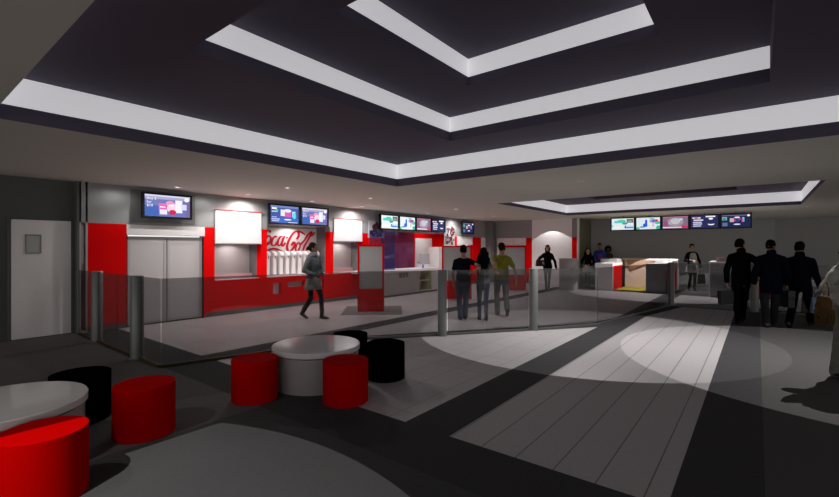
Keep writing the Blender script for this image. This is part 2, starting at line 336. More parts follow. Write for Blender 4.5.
# back wall of the concession bay
wbox('wall_back', [(-10.25, -5.94, 18.25, 18.45, 2.06, CZ), (-10.25, -8.21, 18.26, 18.45, 0, 2.06)], M['gwall'])
wbox('wall_back', [(-8.21, -7.92, 18.25, 18.45, .1, 2.06), (-6.15, -5.94, 18.25, 18.45, .1, 2.06)], M['red'])
wbox('wall_back', (-7.92, -6.15, 18.24, 18.45, 0, CZ), M['wwall'])
wbox('wall_back', [(-9.65, -8.81, 18.22, 18.26, 1.72, 2.06), (-8.79, -8.21, 18.22, 18.26, 1.72, 2.06), (-9.65, -9.15, 18.235, 18.26, .1, 1.68), (-9.05, -8.25, 18.235, 18.26, .1, 1.68)], M['white'])
wbox('trim_3', [(-9.65, -8.21, 18.23, 18.26, 1.68, 1.72), (-9.15, -9.05, 18.23, 18.26, .1, 1.68)], M['red'])
wbox('trim_4', (-10.0, -9.70, 17.75, 18.05, 0, CZ), M['steel'], .004, 'square grey corner column')
wbox('wall_back', (-5.94, -5.90, 18.25, 18.45, 0, CZ), M['white'])
wbox('wall_back', [(-6.15, -5.88, 18.45, 20.0, 0, CZ)], M['olive'])
bm = bmesh.new()
for q in [[(-5.88, 20.0), (.6, 24.05)], [(.6, 24.05), (9, 24.05)]]:
    (a, b), (c, d_) = q; quad(bm, [(a, b, 0), (c, d_, 0), (c, d_, CZ), (a, b, CZ)][::1]); 
    quad(bm, [(a, b+.2, 0), (c, d_+.2, 0), (c, d_+.2, CZ), (a, b+.2, CZ)][::-1])
struct(obj('wall_far', bm, M['fwall']))
bm = bmesh.new(); box(bm, -6.2, -4.9, 18.6, 20.0, .002, .006); struct(obj('floor', bm, M['yellow']))

# ------------------------------------------------------------------ concession things on the left wall
def serving_counter(y0, y1, label, holes=()):
    t = thing('serving_counter', label, 'counter', (-10, (y0+y1)/2, 0), 0)
    L = (y1-y0)/2
    ys_ = sorted(holes); dims = []; cur = -L
    zt = .80
    for (a, b, c, d2) in ys_:
        a -= (y0+y1)/2; b -= (y0+y1)/2
        dims.append((-.1, 0, cur, a, .1, zt)); dims.append((-.1, 0, a, b, .1, c)); dims.append((-.1, 0, a, b, d2, zt)); cur = b
    dims.append((-.1, 0, cur, L, .1, zt))
    boxobj('front_panel', dims, M['red'], t, 0)
    boxobj('countertop', (-.5, .005, -L, L, zt, .83), M['red'], t, .003)
    boxobj('worktop_inset', (-.5, -.06, -L, L, .83, .836), M['white'], t, .001)
    for (a, b, c, d2) in ys_:
        a -= (y0+y1)/2; b -= (y0+y1)/2
        boxobj('bin_slot', [(-.17, -.15, a-.02, b+.02, c-.02, d2+.02), (-.15, -.1, a-.02, a, c, d2), (-.15, -.1, b, b+.02, c, d2), (-.15, -.1, a, b, c-.02, c), (-.15, -.1, a, b, d2, d2+.02)], M['white'], t, 0)
serving_counter(4.98, 6.18, 'low red serving counter below the first white menu panel from the double doors')
serving_counter(6.35, 8.43, 'long low red counter with slots below the red script sign', [(6.53, 6.77, .38, .68), (6.98, 7.51, .53, .68), (8.0, 8.22, .38, .68)])
serving_counter(8.57, 9.75, 'low red serving counter below the second white menu panel beside the sign')
def menu(y0, y1, z0, z1, label):
    t = thing('menu_board', label, 'menu board', (-9.995, (y0+y1)/2, z0)); h = z1-z0; L = (y1-y0)/2
    boxobj('casing', (0, .02, -L, L, 0, h), M['white'], t); boxobj('blank_face', (.02, .026, -L+.015, L-.015, .015, h-.015), M['lit'], t, .001)
    boxobj('top_edge_trim', (0, .053, -L, L, h, h+.01), M['red'], t, 0)
menu(4.98, 6.18, 1.70, 2.50, 'large blank lit white menu panel nearest the white double doors')
menu(8.57, 9.75, 1.80, 2.49, 'blank lit white menu panel between the twin screens and the row of four screens')
# back counters inside the recesses
for (y0, y1, lab) in ((5.0, 6.16, 'pale pink back shelf inside the recess nearest the double doors'), (8.59, 9.73, 'pale pink back shelf inside the recess right of the script sign')):
    t = thing('back_shelf', lab, 'shelf', (-10.5, (y0+y1)/2, .836)); L = (y1-y0)/2
    boxobj('shelf_body', (-.04, .1, -L, L, 0, .10), M['white'], t); boxobj('shelf_lip', (.1, .115, -L, L, .02, .12), M['pink'], t, .002)
# script sign
t = thing('wall_sign', 'white sign with red Coca-Cola script lettering above the drinks dispenser', 'sign', (-10.60, 0, 0))
boxobj('sign_board', (-.018, 0, 6.36, 8.42, 1.40, 2.17), M['white'], t, .002)
LET = [([(6.835,2.021),(6.806,2.08),(6.735,2.074),(6.617,1.962),(6.535,1.803),(6.535,1.677),(6.605,1.618),(6.699,1.661),(6.782,1.774)],.047),
([(6.778,1.945),(6.716,1.88),(6.687,1.773),(6.711,1.689),(6.771,1.7),(6.831,1.796),(6.843,1.893),(6.778,1.945)],.036),
([(7.031,1.896),(6.989,1.928),(6.908,1.851),(6.867,1.732),(6.908,1.662),(6.989,1.69),(7.088,1.821)],.044),
([(7.226,1.922),(7.155,1.921),(7.083,1.821),(7.063,1.712),(7.113,1.663),(7.188,1.735),(7.239,1.889)],.044),
([(7.29,1.945),(7.226,1.812),(7.196,1.702),(7.231,1.654),(7.315,1.758)],.044),
([(7.341,1.885),(7.4,1.908)],.04),
([(7.691,1.853),(7.764,1.956),(7.75,2.051),(7.656,2.075),(7.536,1.985),(7.426,1.815),(7.367,1.648),(7.4,1.522),(7.484,1.512),(7.589,1.615),(7.629,1.716),(7.589,1.768),(7.51,1.671)],.054),
([(7.656,2.075),(7.75,2.087),(7.873,2.061),(8.004,1.984)],.06),
([(7.75,1.763),(7.691,1.694),(7.656,1.57),(7.691,1.502),(7.75,1.536),(7.81,1.649),(7.799,1.74),(7.75,1.763)],.041),
([(7.832,1.707),(7.956,1.822),(8.096,1.998),(8.219,2.088),(8.21,2.024),(8.096,1.847),(7.97,1.661),(7.928,1.535),(7.998,1.505),(8.068,1.569)],.046),
([(8.139,1.941),(8.231,1.978),(8.311,2.039),(8.346,2.087)],.057),
([(8.282,1.768),(8.202,1.756),(8.139,1.662),(8.125,1.546),(8.182,1.504),(8.268,1.592),(8.311,1.745)],.042),
([(8.326,1.769),(8.282,1.616),(8.277,1.534),(8.326,1.51),(8.376,1.569)],.038),
([(6.64,1.483),(6.759,1.54),(6.879,1.576),(6.976,1.576),(7.113,1.545),(7.272,1.487)],.057)]
def catmull(p, n=6):
    out = []
    q = [p[0]]+p+[p[-1]]
    for i in range(1, len(q)-2):
        for k in range(n):
            s = k/n; a, b, c, d2 = [Vector(v) for v in q[i-1:i+3]]
            out.append(.5*((2*b)+(c-a)*s+(2*a-5*b+4*c-d2)*s*s+(3*b-a-3*c+d2)*s**3))
    out.append(Vector(p[-1])); return out
bm = bmesh.new()
for n_, (pts, w) in enumerate(LET):
    P_ = catmull(pts) if len(pts) > 2 else [Vector(p) for p in pts]; N = len(P_); prev = None; x = .004+.0006*n_
    for i, p in enumerate(P_):
        t_ = (P_[min(i+1, N-1)]-P_[max(i-1, 0)]).normalized(); nn = Vector((-t_.y, t_.x))
        ww = w*.5*(.55+.95*abs(t_.y))*(1 if 0 < i < N-1 else .5)
        if n_ in (5, 7, 10, 13): ww = w*.5*min(1, .25+2.2*min(i, N-1-i)/N*1.3) if N > 2 else w*.55
        a = bm.verts.new((x, p.x+nn.x*ww, p.y+nn.y*ww)); b = bm.verts.new((x, p.x-nn.x*ww, p.y-nn.y*ww))
        if prev: bm.faces.new((prev[0], prev[1], b, a))
        prev = (a, b)
o = obj('script_lettering', bm, M['signred'], t); s = o.modifiers.new('solid', 'SOLIDIFY'); s.thickness = .004; s.offset = 0
# drinks dispenser: a row of tall white towers with hooded tops
t = thing('drinks_dispenser', 'white drinks dispenser with nine hooded towers on the long red counter', 'drinks dispenser', (-10.33, 7.4, .836))
boxobj('drip_base', (-.22, .16, -.95, .98, 0, .035), M['white'], t)
for k in range(9):
    y = -.84+k*.205
    bm = bmesh.new(); prof = [(-.2, .035), (.05, .035), (.05, .52), (.10, .56), (.09, .63), (-.02, .68), (-.2, .68)]
    for sgn in (0,):
        a = [bm.verts.new((px, y-.055, pz)) for px, pz in prof]; b = [bm.verts.new((px, y+.055, pz)) for px, pz in prof]
        bm.faces.new(a); bm.faces.new(b[::-1])
        for i in range(len(prof)): j = (i+1) % len(prof); bm.faces.new((a[j], a[i], b[i], b[j]))
    tw = obj('tower', bm, M['white'], t, bevel=.018)
    bm = bmesh.new(); tube(bm, [(.075, y, .55), (.075, y, .49)], [.014, .010], n=10); obj('nozzle', bm, M['steel'], tw)
# ------------------------------------------------------------------ televisions
SETS = {}
W_, N_ = (1, 1, 1), (.02, .03, .16)
def el(cx, cy, rx, ry, c, rot=0): return ('e', cx, cy, rx, ry, c, rot)
def rc(x0, y0, x1, y1, c): return ('r', x0, y0, x1, y1, c)
blue, cyan, green, mag, pinkc, redc, navy = (.02, .12, .8), (.1, .75, .9), (.1, .6, .35), (.8, .05, .35), (.9, .35, .55), (.7, .02, .08), (.03, .04, .18)
SETS['combo'] = [rc(0, 0, 1, 1, (.17, .20, .50)), rc(0, .8, 1, 1, (.42, .42, .68)), rc(0, .92, 1, 1, (.75, .72, .88)), rc(0, 0, .3, .5, (.06, .14, .50)), rc(.9, 0, 1, .8, (.2, .16, .4)), el(.42, .45, .1, .13, mag, .2), rc(.30, .30, .46, .62, (.85, .15, .5)), rc(.32, .1, .48, .33, (.9, .85, .95)), el(.55, .62, .1, .14, pinkc), el(.62, .4, .15, .22, (.95, .7, .85)), rc(.66, .2, .82, .8, (.95, .93, 1)), rc(.80, .35, .92, .62, (.75, .75, 1)), el(.60, .22, .08, .12, redc), el(.92, .85, .055, .1, W_), rc(.32, .42, .44, .47, W_), rc(.5, .5, .62, .56, W_)]
SETS['drinks'] = [rc(0, 0, 1, 1, (.07, .11, .40)), rc(0, .88, 1, 1, (.2, .25, .6)), rc(.3, .0, 1, .3, (.05, .16, .6)), rc(.05, .78, .22, .88, W_), rc(.05, .62, .25, .68, (.7, .75, 1)), rc(.05, .3, .22, .35, (.5, .6, 1)), rc(.04, .18, .32, .24, (.6, .7, 1)), rc(.05, .08, .3, .13, (.6, .7, 1)), el(.22, .72, .05, .08, green), rc(.35, .4, .50, .78, (.85, .85, .9)), rc(.50, .35, .72, .65, (.75, .1, .5)), el(.6, .73, .13, .1, (.8, .95, 1)), rc(.76, .35, .88, .7, (.5, .85, .95)), el(.84, .45, .06, .2, cyan), el(.6, .2, .13, .04, W_, .2), rc(.62, .02, .95, .05, W_)]
SETS['splash'] = [rc(0, 0, 1, 1, (.9, .97, .97)), el(.22, .7, .12, .12, cyan), el(.45, .75, .2, .16, (.1, .7, .5)), el(.6, .55, .12, .1, (.1, .35, .4)), rc(.68, .6, .98, .95, (.25, .15, .22)), el(.82, .72, .1, .1, (.15, .5, .3)), el(.03, .35, .03, .1, cyan), rc(.60, .12, .98, .24, (.05, .3, .85)), el(.62, .25, .035, .13, blue), rc(.66, .24, .98, .4, (.7, .85, 1)), rc(.1, .1, .5, .3, W_)]
SETS['figure'] = [rc(0, 0, 1, 1, (.85, .95, .97)), el(.04, .06, .1, .14, green), el(.95, .12, .12, .18, (.05, .55, .4)), el(.9, .55, .12, .14, (.1, .6, .45)), el(.42, .6, .05, .26, blue), el(.38, .35, .1, .16, blue), el(.25, .2, .13, .06, (.02, .3, .85)), el(.72, .7, .16, .16, (.5, .35, .5)), el(.74, .7, .07, .1, (.1, .15, .8)), el(.86, .72, .06, .1, redc), rc(.68, .2, .76, .55, (.8, .6, .65)), el(.65, .9, .12, .05, (.2, .6, .6))]
SETS['smoke'] = [rc(0, 0, 1, 1, (.28, .17, .26)), el(.5, .55, .33, .36, (.42, .33, .42)), el(.5, .6, .2, .25, (.62, .6, .65)), el(.72, .75, .08, .1, (.5, .75, .75)), el(.3, .45, .08, .12, (.5, .45, .55)), el(.12, .4, .1, .3, (.35, .1, .25)), rc(0, .06, .75, .15, (.9, .82, .88)), rc(.75, .04, 1, .2, (.75, .02, .12)), rc(0, .93, 1, 1, (.5, .2, .35))]
SETS['list'] = [rc(0, 0, 1, 1, (.028, .032, .12)), rc(.05, .76, .36, .86, (.95, .9, 1)), el(.2, .82, .07, .07, (.85, .2, .2)), rc(.1, .58, .46, .68, (.85, .85, 1)), rc(.08, .42, .4, .5, (.75, .75, 1)), rc(.08, .28, .42, .36, (.8, .8, 1)), rc(.08, .12, .38, .2, (.75, .75, 1)), rc(.55, .84, .9, .95, W_), el(.74, .72, .08, .08, W_), el(.75, .28, .12, .08, W_), el(.75, .34, .11, .05, (.028, .032, .12))]
SETS['icons'] = [rc(0, 0, 1, 1, (.018, .025, .085)), rc(.02, .88, .95, .93, (.3, .2, .35)), el(.94, .88, .05, .08, W_), rc(.03, .55, .2, .8, (.2, .55, .5)), rc(.06, .6, .16, .7, (.03, .1, .15)), rc(.04, .08, .22, .36, (.12, .2, .35)), rc(.3, .4, .44, .7, (.65, .5, .55)), el(.48, .52, .05, .1, mag), el(.55, .75, .1, .06, (.9, .95, 1)), el(.56, .5, .08, .14, (.05, .05, .2)), el(.64, .62, .04, .1, (.5, .05, .3)), rc(.72, .4, .8, .75, (.1, .65, .75)), el(.74, .5, .035, .13, (.7, .1, .4)), el(.55, .22, .12, .05, (.8, .85, 1))]
def words(s, x, z, h, parent, m, y=-.05):
    c = bpy.data.curves.new('words', 'FONT'); c.body = s; c.size = h; c.extrude = .0006
    o = bpy.data.objects.new('screen_text', c); C.objects.link(o); o.location = (x, y, z); o.rotation_euler = (PI/2, 0, 0)
    dg = bpy.context.evaluated_depsgraph_get(); me = bpy.data.meshes.new_from_object(o.evaluated_get(dg)); bpy.data.objects.remove(o)
    me.materials.clear(); me.materials.append(m); o = bpy.data.objects.new('screen_text', me); C.objects.link(o); o.parent = parent; o.location = (x, y, z); o.rotation_euler = (PI/2, 0, 0)
    return o
def tv(cx, cy, z0, rz, w, h, pic, label, group=None, s=1.0):
    t = thing('television', label, 'television', (cx, cy, z0), rz, group)
    b = .042
    boxobj('bezel', [(-w/2, w/2, 0, .05, 0, h), (-w/2, w/2, -.03, 0, 0, b), (-w/2, w/2, -.03, 0, h-b, h), (-w/2, -w/2+b, -.03, 0, b, h-b), (w/2-b, w/2, -.03, 0, b, h-b)], M['bezel'], t, .003)
    boxobj('mount', [(-.1, .1, .05, .12, h*.3, h*.7), (-.008, .008, .085, .10, h*.5, (CZ-z0) if cy > 18 else h*.6)], M['bezel'], t, .002)
    bm = bmesh.new(); mats = []; W = w-2*b; H = h-2*b
    for n, it in enumerate(SETS[pic]):
        c = it[5]; m = em(c, s)
        if m not in mats: mats.append(m)
        mi = mats.index(m); y = -.004-.0008*n
        if it[0] == 'r': pts = [(it[1], it[2]), (it[3], it[2]), (it[3], it[4]), (it[1], it[4])]
        else:
            pts = []
            for k in range(20):
                a = 2*PI*k/20; pts.append((min(1, max(0, it[1]+it[3]*math.cos(a))), min(1, max(0, it[2]+it[4]*math.sin(a)))))
        try: quad(bm, [(-W/2+W*u, y, b+H*v) for u, v in pts], mi)
        except Exception: pass
    scr = obj('screen', bm, mats, t)
    if pic == 'combo':
        for k, wd in enumerate(('Any 2', 'for', '$10')): words(wd, -W/2+W*.04, b+H*(.76-.16*k), H*.17, scr, em(W_, 1), -.022)
    if pic in ('list',):
        words('menu', -W/2+W*.07, b+H*.9, H*.08, scr, em(W_, 1), -.022) if False else None
    return t
hp = PI/2
boxobj('screen_backing', (0,0,0,0,0,0), M['gwall']) if False else None
o = boxobj('screen_shadow', (-10, -9.985, 3.26, 4.53, 2.13, 2.80), M['kick'], None, .002); tag(o, 'dark grey plate painted as the shadow behind the screen over the white double doors', 'board')  # dark plate that paints the television's shadow on the wall
tv(-9.84, 3.90, 2.22, hp, .98, .53, 'combo', 'television above the white double doors showing a two for ten dollars offer')
tv(-9.84, 6.77, 2.22, hp, .95, .53, 'drinks', 'left of the two paired televisions above the red script sign')
tv(-9.84, 7.75, 2.22, hp, .97, .53, 'combo', 'right of the two paired televisions above the red script sign, pink and white picture')
LR = [('splash', 'television with a white picture and cyan and green blots, first of four over snack counter'), ('figure', 'television with a blue figure on white, second of four over the snack counter'), ('smoke', 'television with hazy mauve picture and red bar, third of four over snack counter'), ('list', 'television with navy list of pale text lines, last of four over the snack counter')]
for k, (p, l) in enumerate(LR): tv(-9.84, 10.42+.95*(k+.5), 2.22, hp, .935, .52, p, l)
tv(-9.84, 15.95, 2.2, hp, .95, .53, 'icons', 'small television alone on the grey wall right of the four screen row')
RR = [('splash', 'hanging television with white picture and cyan and green blots, leftmost over the island counters'), ('figure', 'hanging television with a blue figure on white over the island counters'), ('smoke', 'hanging television with hazy mauve picture and red corner bar over the island counters'), ('list', 'hanging television with pale text lines on navy over the island counters'), ('icons', 'hanging television with small coloured icons on near black, rightmost over the island counters')]
for k, (p, l) in enumerate(RR): tv(-4.6+.892*(k+.5), 18.2, 2.27, 0, .885, .525, p, l, None, .85)

# collage posters
def collage(y0, y1, z0, z1, label):
    t = thing('poster', label, 'poster', (-9.93, (y0+y1)/2, z0)); L = (y1-y0)/2; h = z1-z0
    boxobj('board', (-.02, 0, -L, L, 0, h), M['poster'], t, .002)
    bm = bmesh.new(); rnd = random.Random(int(y0*10))
    for k in range(44):
        y = rnd.uniform(-L+.04, L-.12); z = rnd.uniform(.03, h-.12); w = rnd.uniform(.05, .16); hh = rnd.uniform(.04, .17)
        quad(bm, [(.002+.0003*k, y, z), (.002+.0003*k, y+w, z+.01), (.002+.0003*k, y+w*.8, z+hh), (.002+.0003*k, y+.01, z+hh*.8)])
    obj('printed_shapes', bm, mat('maroon_print', (.09, .02, .035), .6), t)
collage(9.98, 10.74, 1.93, 2.49, 'white poster with maroon shapes left of the row of four screens')
collage(14.29, 15.05, 1.68, 2.49, 'tall white poster with maroon shapes right of the row of four screens')

# snack counter
t = thing('snack_counter', 'long white and grey snack counter below the four screen row', 'counter', (-9.4, 11.5, 0))
boxobj('front_panel', [(-.04, 0, -2.2, .46, .06, .79)], mat('warm_grey_panel', (.42, .40, .39), .5), t)
boxobj('countertop', (-.6, .03, -2.2, 1.61, .79, .88), M['white'], t, .006)
boxobj('kickboard', (-.05, -.02, -2.2, 1.8, 0, .06), M['kick'], t, 0)
boxobj('open_shelf', [(-.5, -.48, .46, 1.23, .06, .79), (-.5, 0, .46, .49, .06, .79), (-.5, 0, 1.2, 1.23, .06, .79), (-.5, 0, .49, 1.2, .06, .09), (-.5, -.05, .49, 1.2, .42, .44)], mat('pale_lime_lining', (.60, .62, .44), .5), t)
boxobj('end_post', (-.5, 0, 1.23, 1.61, .06, .79), M['white'], t)
boxobj('end_panel', (-.5, .02, 1.63, 1.83, 0, 1.64), M['white'], t)
for k in range(3): boxobj('label_holder', (0, .008, -.61+k*.17, -.48+k*.17, .60, .77), M['kick'], t, .001)
t = thing('cash_register', 'white cash register on the right end of the snack counter', 'cash register', (-9.75, 12.75, .88))
boxobj('base', (-.2, .15, -.22, .22, 0, .10), M['white'], t, .01)
boxobj('display', (-.05, 0, -.24, .3, .12, .52), M['poster'], t, .012); boxobj('neck', (-.06, -.02, -.04, .04, .08, .14), M['white'], t)
t = thing('hand_sanitiser', 'small purple bottle on the snack counter beside the register', 'bottle', (-9.5, 12.32, .88))
bm = bmesh.new(); lathe(bm, [(0, 0), (.03, 0), (.03, .1), (.012, .125), (.012, .15), (0, .15)], n=20); obj('bottle_body', bm, mat('violet_plastic', (.12, .05, .4), .3), t)
bm = bmesh.new(); lathe(bm, [(0, .15), (.016, .15), (.016, .17), (0, .17)], n=16); obj('cap', bm, M['white'], t)
# white door in the red back wall
d = boxobj('door_3', (-11, -10.97, 13.72, 14.85, .02, 2.0), M['white'], None, .004); struct(d, 'white door in the red wall behind the snack counter')
bm = bmesh.new(); tube(bm, [(-10.96, 13.82, 1.0), (-10.91, 13.82, 1.0), (-10.91, 13.93, 1.0)], [.012]*3, n=10); obj('door_handle', bm, M['steel'], d)
# blue glass screens
for (x, y0, y1, z0, z1, lab) in ((-9.46, 9.55, 10.74, .88, 2.16, 'blue tinted glass screen standing at the left end of the snack counter'), (-10.15, 10.8, 12.62, .0, 2.17, 'wide blue tinted glass screen against the red wall behind the snack counter')):
    t = thing('glass_screen', lab, 'glass screen', (x, (y0+y1)/2, z0)); L = (y1-y0)/2
    boxobj('pane', (-.005, .005, -L, L, .015, z1-z0), M['blue'], t, 0); boxobj('foot_rail', (-.015, .015, -L, L, 0, .015), M['steel'], t, .001)
# white doors under the header box near the corner
t = bpy.data.objects.new('door_4', None); C.objects.link(t); t.location = (-10, 15.93, 0); struct(t, 'white doors with header box near the corner of the concession wall')
boxobj('header', (-.15, .03, -.61, .61, 1.74, 2.09), M['white'], t)
for y0, y1 in ((-.6, -.01), (.01, .6)): boxobj('door_leaf', (-.14, -.06, y0, y1, .02, 1.72), M['white'], t)

# ------------------------------------------------------------------ free standing display kiosks
def kiosk(x, y, rz, h, label, w=.66):
    t = thing('display_kiosk', label, 'kiosk', (x, y, 0), rz); L = w/2
    boxobj('body', [(-L, L, 0, .12, 0, .58), (-L, L, .03, .12, .58, h), (-L, -L+.045, 0, .03, .58, h), (L-.045, L, 0, .03, .58, h), (-L+.045, L-.045, 0, .03, h-.05, h)], M['red'], t, .003)
    boxobj('poster_panel', (-L+.045, L-.045, .015, .03, .58, h-.05), M['poster'], t, 0)
    boxobj('plinth', (-L+.02, L-.02, .01, .11, 0, .02), M['kick'], t, 0)
f = math.radians(38.1)
kiosk(-7.60, 7.72, math.radians(41), 1.69, 'red display kiosk with blank grey poster standing over a painted square shadow')
kiosk(-7.42, 11.36, math.radians(38), 1.67, 'red display kiosk with blank grey poster behind the man in the navy shirt', .93)
kiosk(-7.28, 15.15, math.radians(38), 1.67, 'red display kiosk with blank grey poster behind the man in the mustard shirt', .88)
bm = bmesh.new(); box(bm, -.74, .74, -.76, .76, 0, .008)  # thin dark sheet that paints the kiosk's shadow on the floor
tag(obj('kiosk_shadow', bm, mat('painted_floor_shadow', (.20, .18, .18), .9, .1, var=.1, vscale=60), None, (-7.77, 7.98, 0), math.radians(42)), 'dark square sheet painted as the shadow of the nearest red kiosk', 'painted shadow')

# ------------------------------------------------------------------ bollards and smoked glass balustrade
BOL = [(-8.94, 2.41, 'grey steel bollard nearest the left door, at the far end of the glass'), (-7.07, 2.39, 'grey steel bollard near the black stool, second from the left door'), (-4.54, 6.46, 'grey steel bollard just left of the man in the navy shirt'), (-3.44, 7.99, 'grey steel bollard right of the man in the mustard shirt'), (-1.89, 13.76, 'grey steel bollard in front of the dark end of the island counter'), (-.06, 13.65, 'grey steel bollard between the first two men in dark coats')]
for x, y, lab in BOL:
    t = thing('bollard', lab, 'bollard', (x, y, 0)); r = .085
    bm = bmesh.new(); lathe(bm, [(0, .01), (r, .01), (r, 1.19), (r-.006, 1.2), (0, 1.2)], n=32); obj('post', bm, M['steel'], t)
    bm = bmesh.new(); lathe(bm, [(r+.02, 0), (r+.02, .008), (r, .012), (r, 0)], n=32); obj('floor_collar', bm, M['kick'], t)
SEG = [((-9.93, 2.40), (-9.04, 2.40)), ((-8.84, 2.40), (-7.922, 2.40)), ((-7.918, 2.40), (-7.17, 2.40)), ((-6.97, 2.40), (-6.292, 2.40)), ((-6.285, 2.41), (-5.401, 5.398)), ((-5.399, 5.402), (-4.60, 6.39)), ((-4.48, 6.56), (-4.042, 7.158)), ((-4.038, 7.162), (-3.50, 7.90)), ((-3.38, 8.08), (-2.621, 9.358)), ((-2.619, 9.362), (-1.90, 13.66)), ((-1.79, 13.7), (-.16, 13.7)), ((.04, 13.7), (1.908, 13.7)), ((1.912, 13.7), (4, 13.7))]
GL = ['smoked glass panel between the left wall and the first bollard', 'smoked glass panel just right of the first bollard', 'smoked glass panel just left of the second bollard', 'short smoked glass panel right of the second bollard, ending at the corner', 'long smoked glass panel from the corner past the white drum table', 'smoked glass panel left of the bollard beside the navy shirt man', 'smoked glass panel in front of the man in the navy shirt', 'smoked glass panel in front of the woman with long hair', 'smoked glass panel right of the mustard shirt man bollard', 'long smoked glass panel in front of the island counter', 'smoked glass panel in front of the woman with the shopping bag', 'smoked glass panel behind the second and third men in coats', 'smoked glass panel at the right behind the woman with the fringed bag']
for (a, b), lab in zip(SEG, GL):
    a, b = Vector(a), Vector(b); L = (b-a).length; ang = math.atan2((b-a).y, (b-a).x)
    t = thing('glass_balustrade', lab, 'glass balustrade', (a.x, a.y, 0), ang)
    bm = bmesh.new(); box(bm, 0, L, -.007, .007, .03, 1.19)
    bm.faces.ensure_lookup_table()
    for f_ in bm.faces:
        f_.normal_update()
        if f_.normal.x > .9 and lab.endswith('navy shirt'): f_.material_index = 1
    obj('pane', bm, [M['glass'], M['edge']], t)
    boxobj('floor_channel', (0, L, -.022, .022, 0, .035), M['brass'] if a.x < -5.5 else M['kick'], t, .002)

# ------------------------------------------------------------------ island counters
t = thing('island_counter', 'grey island counter with white top, red inner panels and cream lining', 'counter', (-3.65, 18, 0))
boxobj('left_cabinet', (-1.22, -.62, -.95, .55, .0, 1.03), M['island'], t)
boxobj('left_inner_panel', (-.62, -.60, -.87, .50, .04, .93), M['red'], t, 0)
boxobj('left_inner_edge', [(-.62, -.59, -.95, -.87, 0, 1.03), (-.62, -.59, -.87, .55, .93, 1.03)], M['white'], t, .002)
boxobj('raised_ledge', (-1.2, -.6, -.3, .55, 1.03, 1.18), M['block'], t)
boxobj('rear_cabinet', (-.6, 1.0, 1.0, 1.35, 0, 1.12), M['cream'], t)
boxobj('rear_top', (-1.22, 1.27, .95, 1.4, 1.12, 1.18), M['white'], t)
boxobj('right_cabinet', (.52, 1.13, -.95, -.1, 0, 1.05), M['island2'], t)
boxobj('right_rear_cabinet', (.95, 1.22, -.1, 1.0, 0, 1.12), M['white'], t)
boxobj('right_side_panel', (1.22, 1.235, -.6, .95, .05, 1.0), M['red'], t, 0)
boxobj('right_side_edge', [(1.13, 1.25, 1.0, 1.35, 0, 1.12)], M['white'], t)
boxobj('service_box', (.66, 1.1, -.05, .35, 1.05, 1.17), M['poster'], t)
boxobj('platform_floor', (-.6, .55, -.55, 1.0, 0, .03), M['yellow'], t, 0)
# sloping cream canopy shape over the left inner bay
bm = bmesh.new(); pr = [(-.55, .9, 1.12), (.5, .9, 1.12), (-.35, .9, .75)]
a = [bm.verts.new(p) for p in pr]; b = [bm.verts.new((x, y+.08, z)) for x, y, z in pr]; bm.faces.new(a); bm.faces.new(b[::-1])
for i in range(3): j = (i+1) % 3; bm.faces.new((a[j], a[i], b[i], b[j]))
obj('tan_gusset', bm, mat('tan_panel', (.36, .24, .18), .6), t)
t = thing('ticket_counter', 'grey counter partly hidden behind the first two men in dark coats', 'counter', (-.4, 17.6, 0))
boxobj('cabinet', (-.82, .35, -.72, .4, 0, 1.12), M['island2'], t)
boxobj('counter_top', (-.84, .75, -.74, .45, 1.12, 1.16), M['white'], t)
boxobj('inner_panel', (.35, .75, -.4, .4, .05, 1.12), M['red'], t, 0)
boxobj('edge_strip', (-.84, -.81, -.74, -.72, 0, 1.12), M['white'], t, 0)
for dx, dy, lab in ((-.55, -.4, 'small pink and white box on the left end of the ticket counter'), (.25, -.35, 'small pink and white box between the first two men on the ticket counter')):
    t = thing('leaflet_box', lab, 'box', (-.4+dx, 17.6+dy, 1.16))
    boxobj('carton', (-.12, .12, -.08, .08, 0, .12), M['pink'], t); boxobj('leaflets', (-.1, .1, -.05, .05, .12, .14), M['white'], t, 0)
o = boxobj('divider_block', [(-5.98, -5.42, 16.3, 16.75, 0, 1.19), (-6.0, -5.40, 16.28, 16.77, 1.19, 1.20)], M['block'], None, .006); tag(o, 'tall plain grey block beside the olive column left of the staff', 'counter')

# ------------------------------------------------------------------ drum tables and stools
def table(x, y, label):
    t = thing('drum_table', label, 'table', (x, y, 0))
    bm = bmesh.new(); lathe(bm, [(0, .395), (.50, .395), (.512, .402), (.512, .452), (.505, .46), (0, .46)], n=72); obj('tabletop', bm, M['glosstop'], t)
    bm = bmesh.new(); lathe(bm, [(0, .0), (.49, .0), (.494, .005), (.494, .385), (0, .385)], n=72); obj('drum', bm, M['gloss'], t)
    bm = bmesh.new(); lathe(bm, [(0, .385), (.47, .385), (.47, .395), (0, .395)], n=48); obj('shadow_gap', bm, M['kick'], t)
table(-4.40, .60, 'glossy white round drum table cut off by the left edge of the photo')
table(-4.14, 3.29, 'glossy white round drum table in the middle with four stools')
def stool(x, y, m, label):
    t = thing('drum_stool', label, 'stool', (x, y, 0)); r = .235
    bm = bmesh.new(); lathe(bm, [(0, 0), (r-.004, 0), (r, .004), (r, .405), (0, .405)], n=56); obj('base', bm, m, t)
    bm = bmesh.new(); lathe(bm, [(0, .405), (r, .405), (r, .429), (r-.003, .432), (0, .432)], n=56); obj('seat_pad', bm, m, t)
stool(-3.62, .69, M['redseat'], 'large red round stool in the bottom left corner, in front of the table')
stool(-4.18, 1.47, M['redseat'], 'red round stool alone right of the left edge table')
stool(-4.99, 1.22, M['black'], 'black round stool behind the left edge table')
stool(-4.21, 2.53, M['redseat'], 'red round stool left of the middle drum table')
stool(-3.40, 3.08, M['redseat'], 'red round stool in front right of the middle drum table')
stool(-3.62, 3.94, M['black'], 'black round stool right of the middle drum table, fully visible')
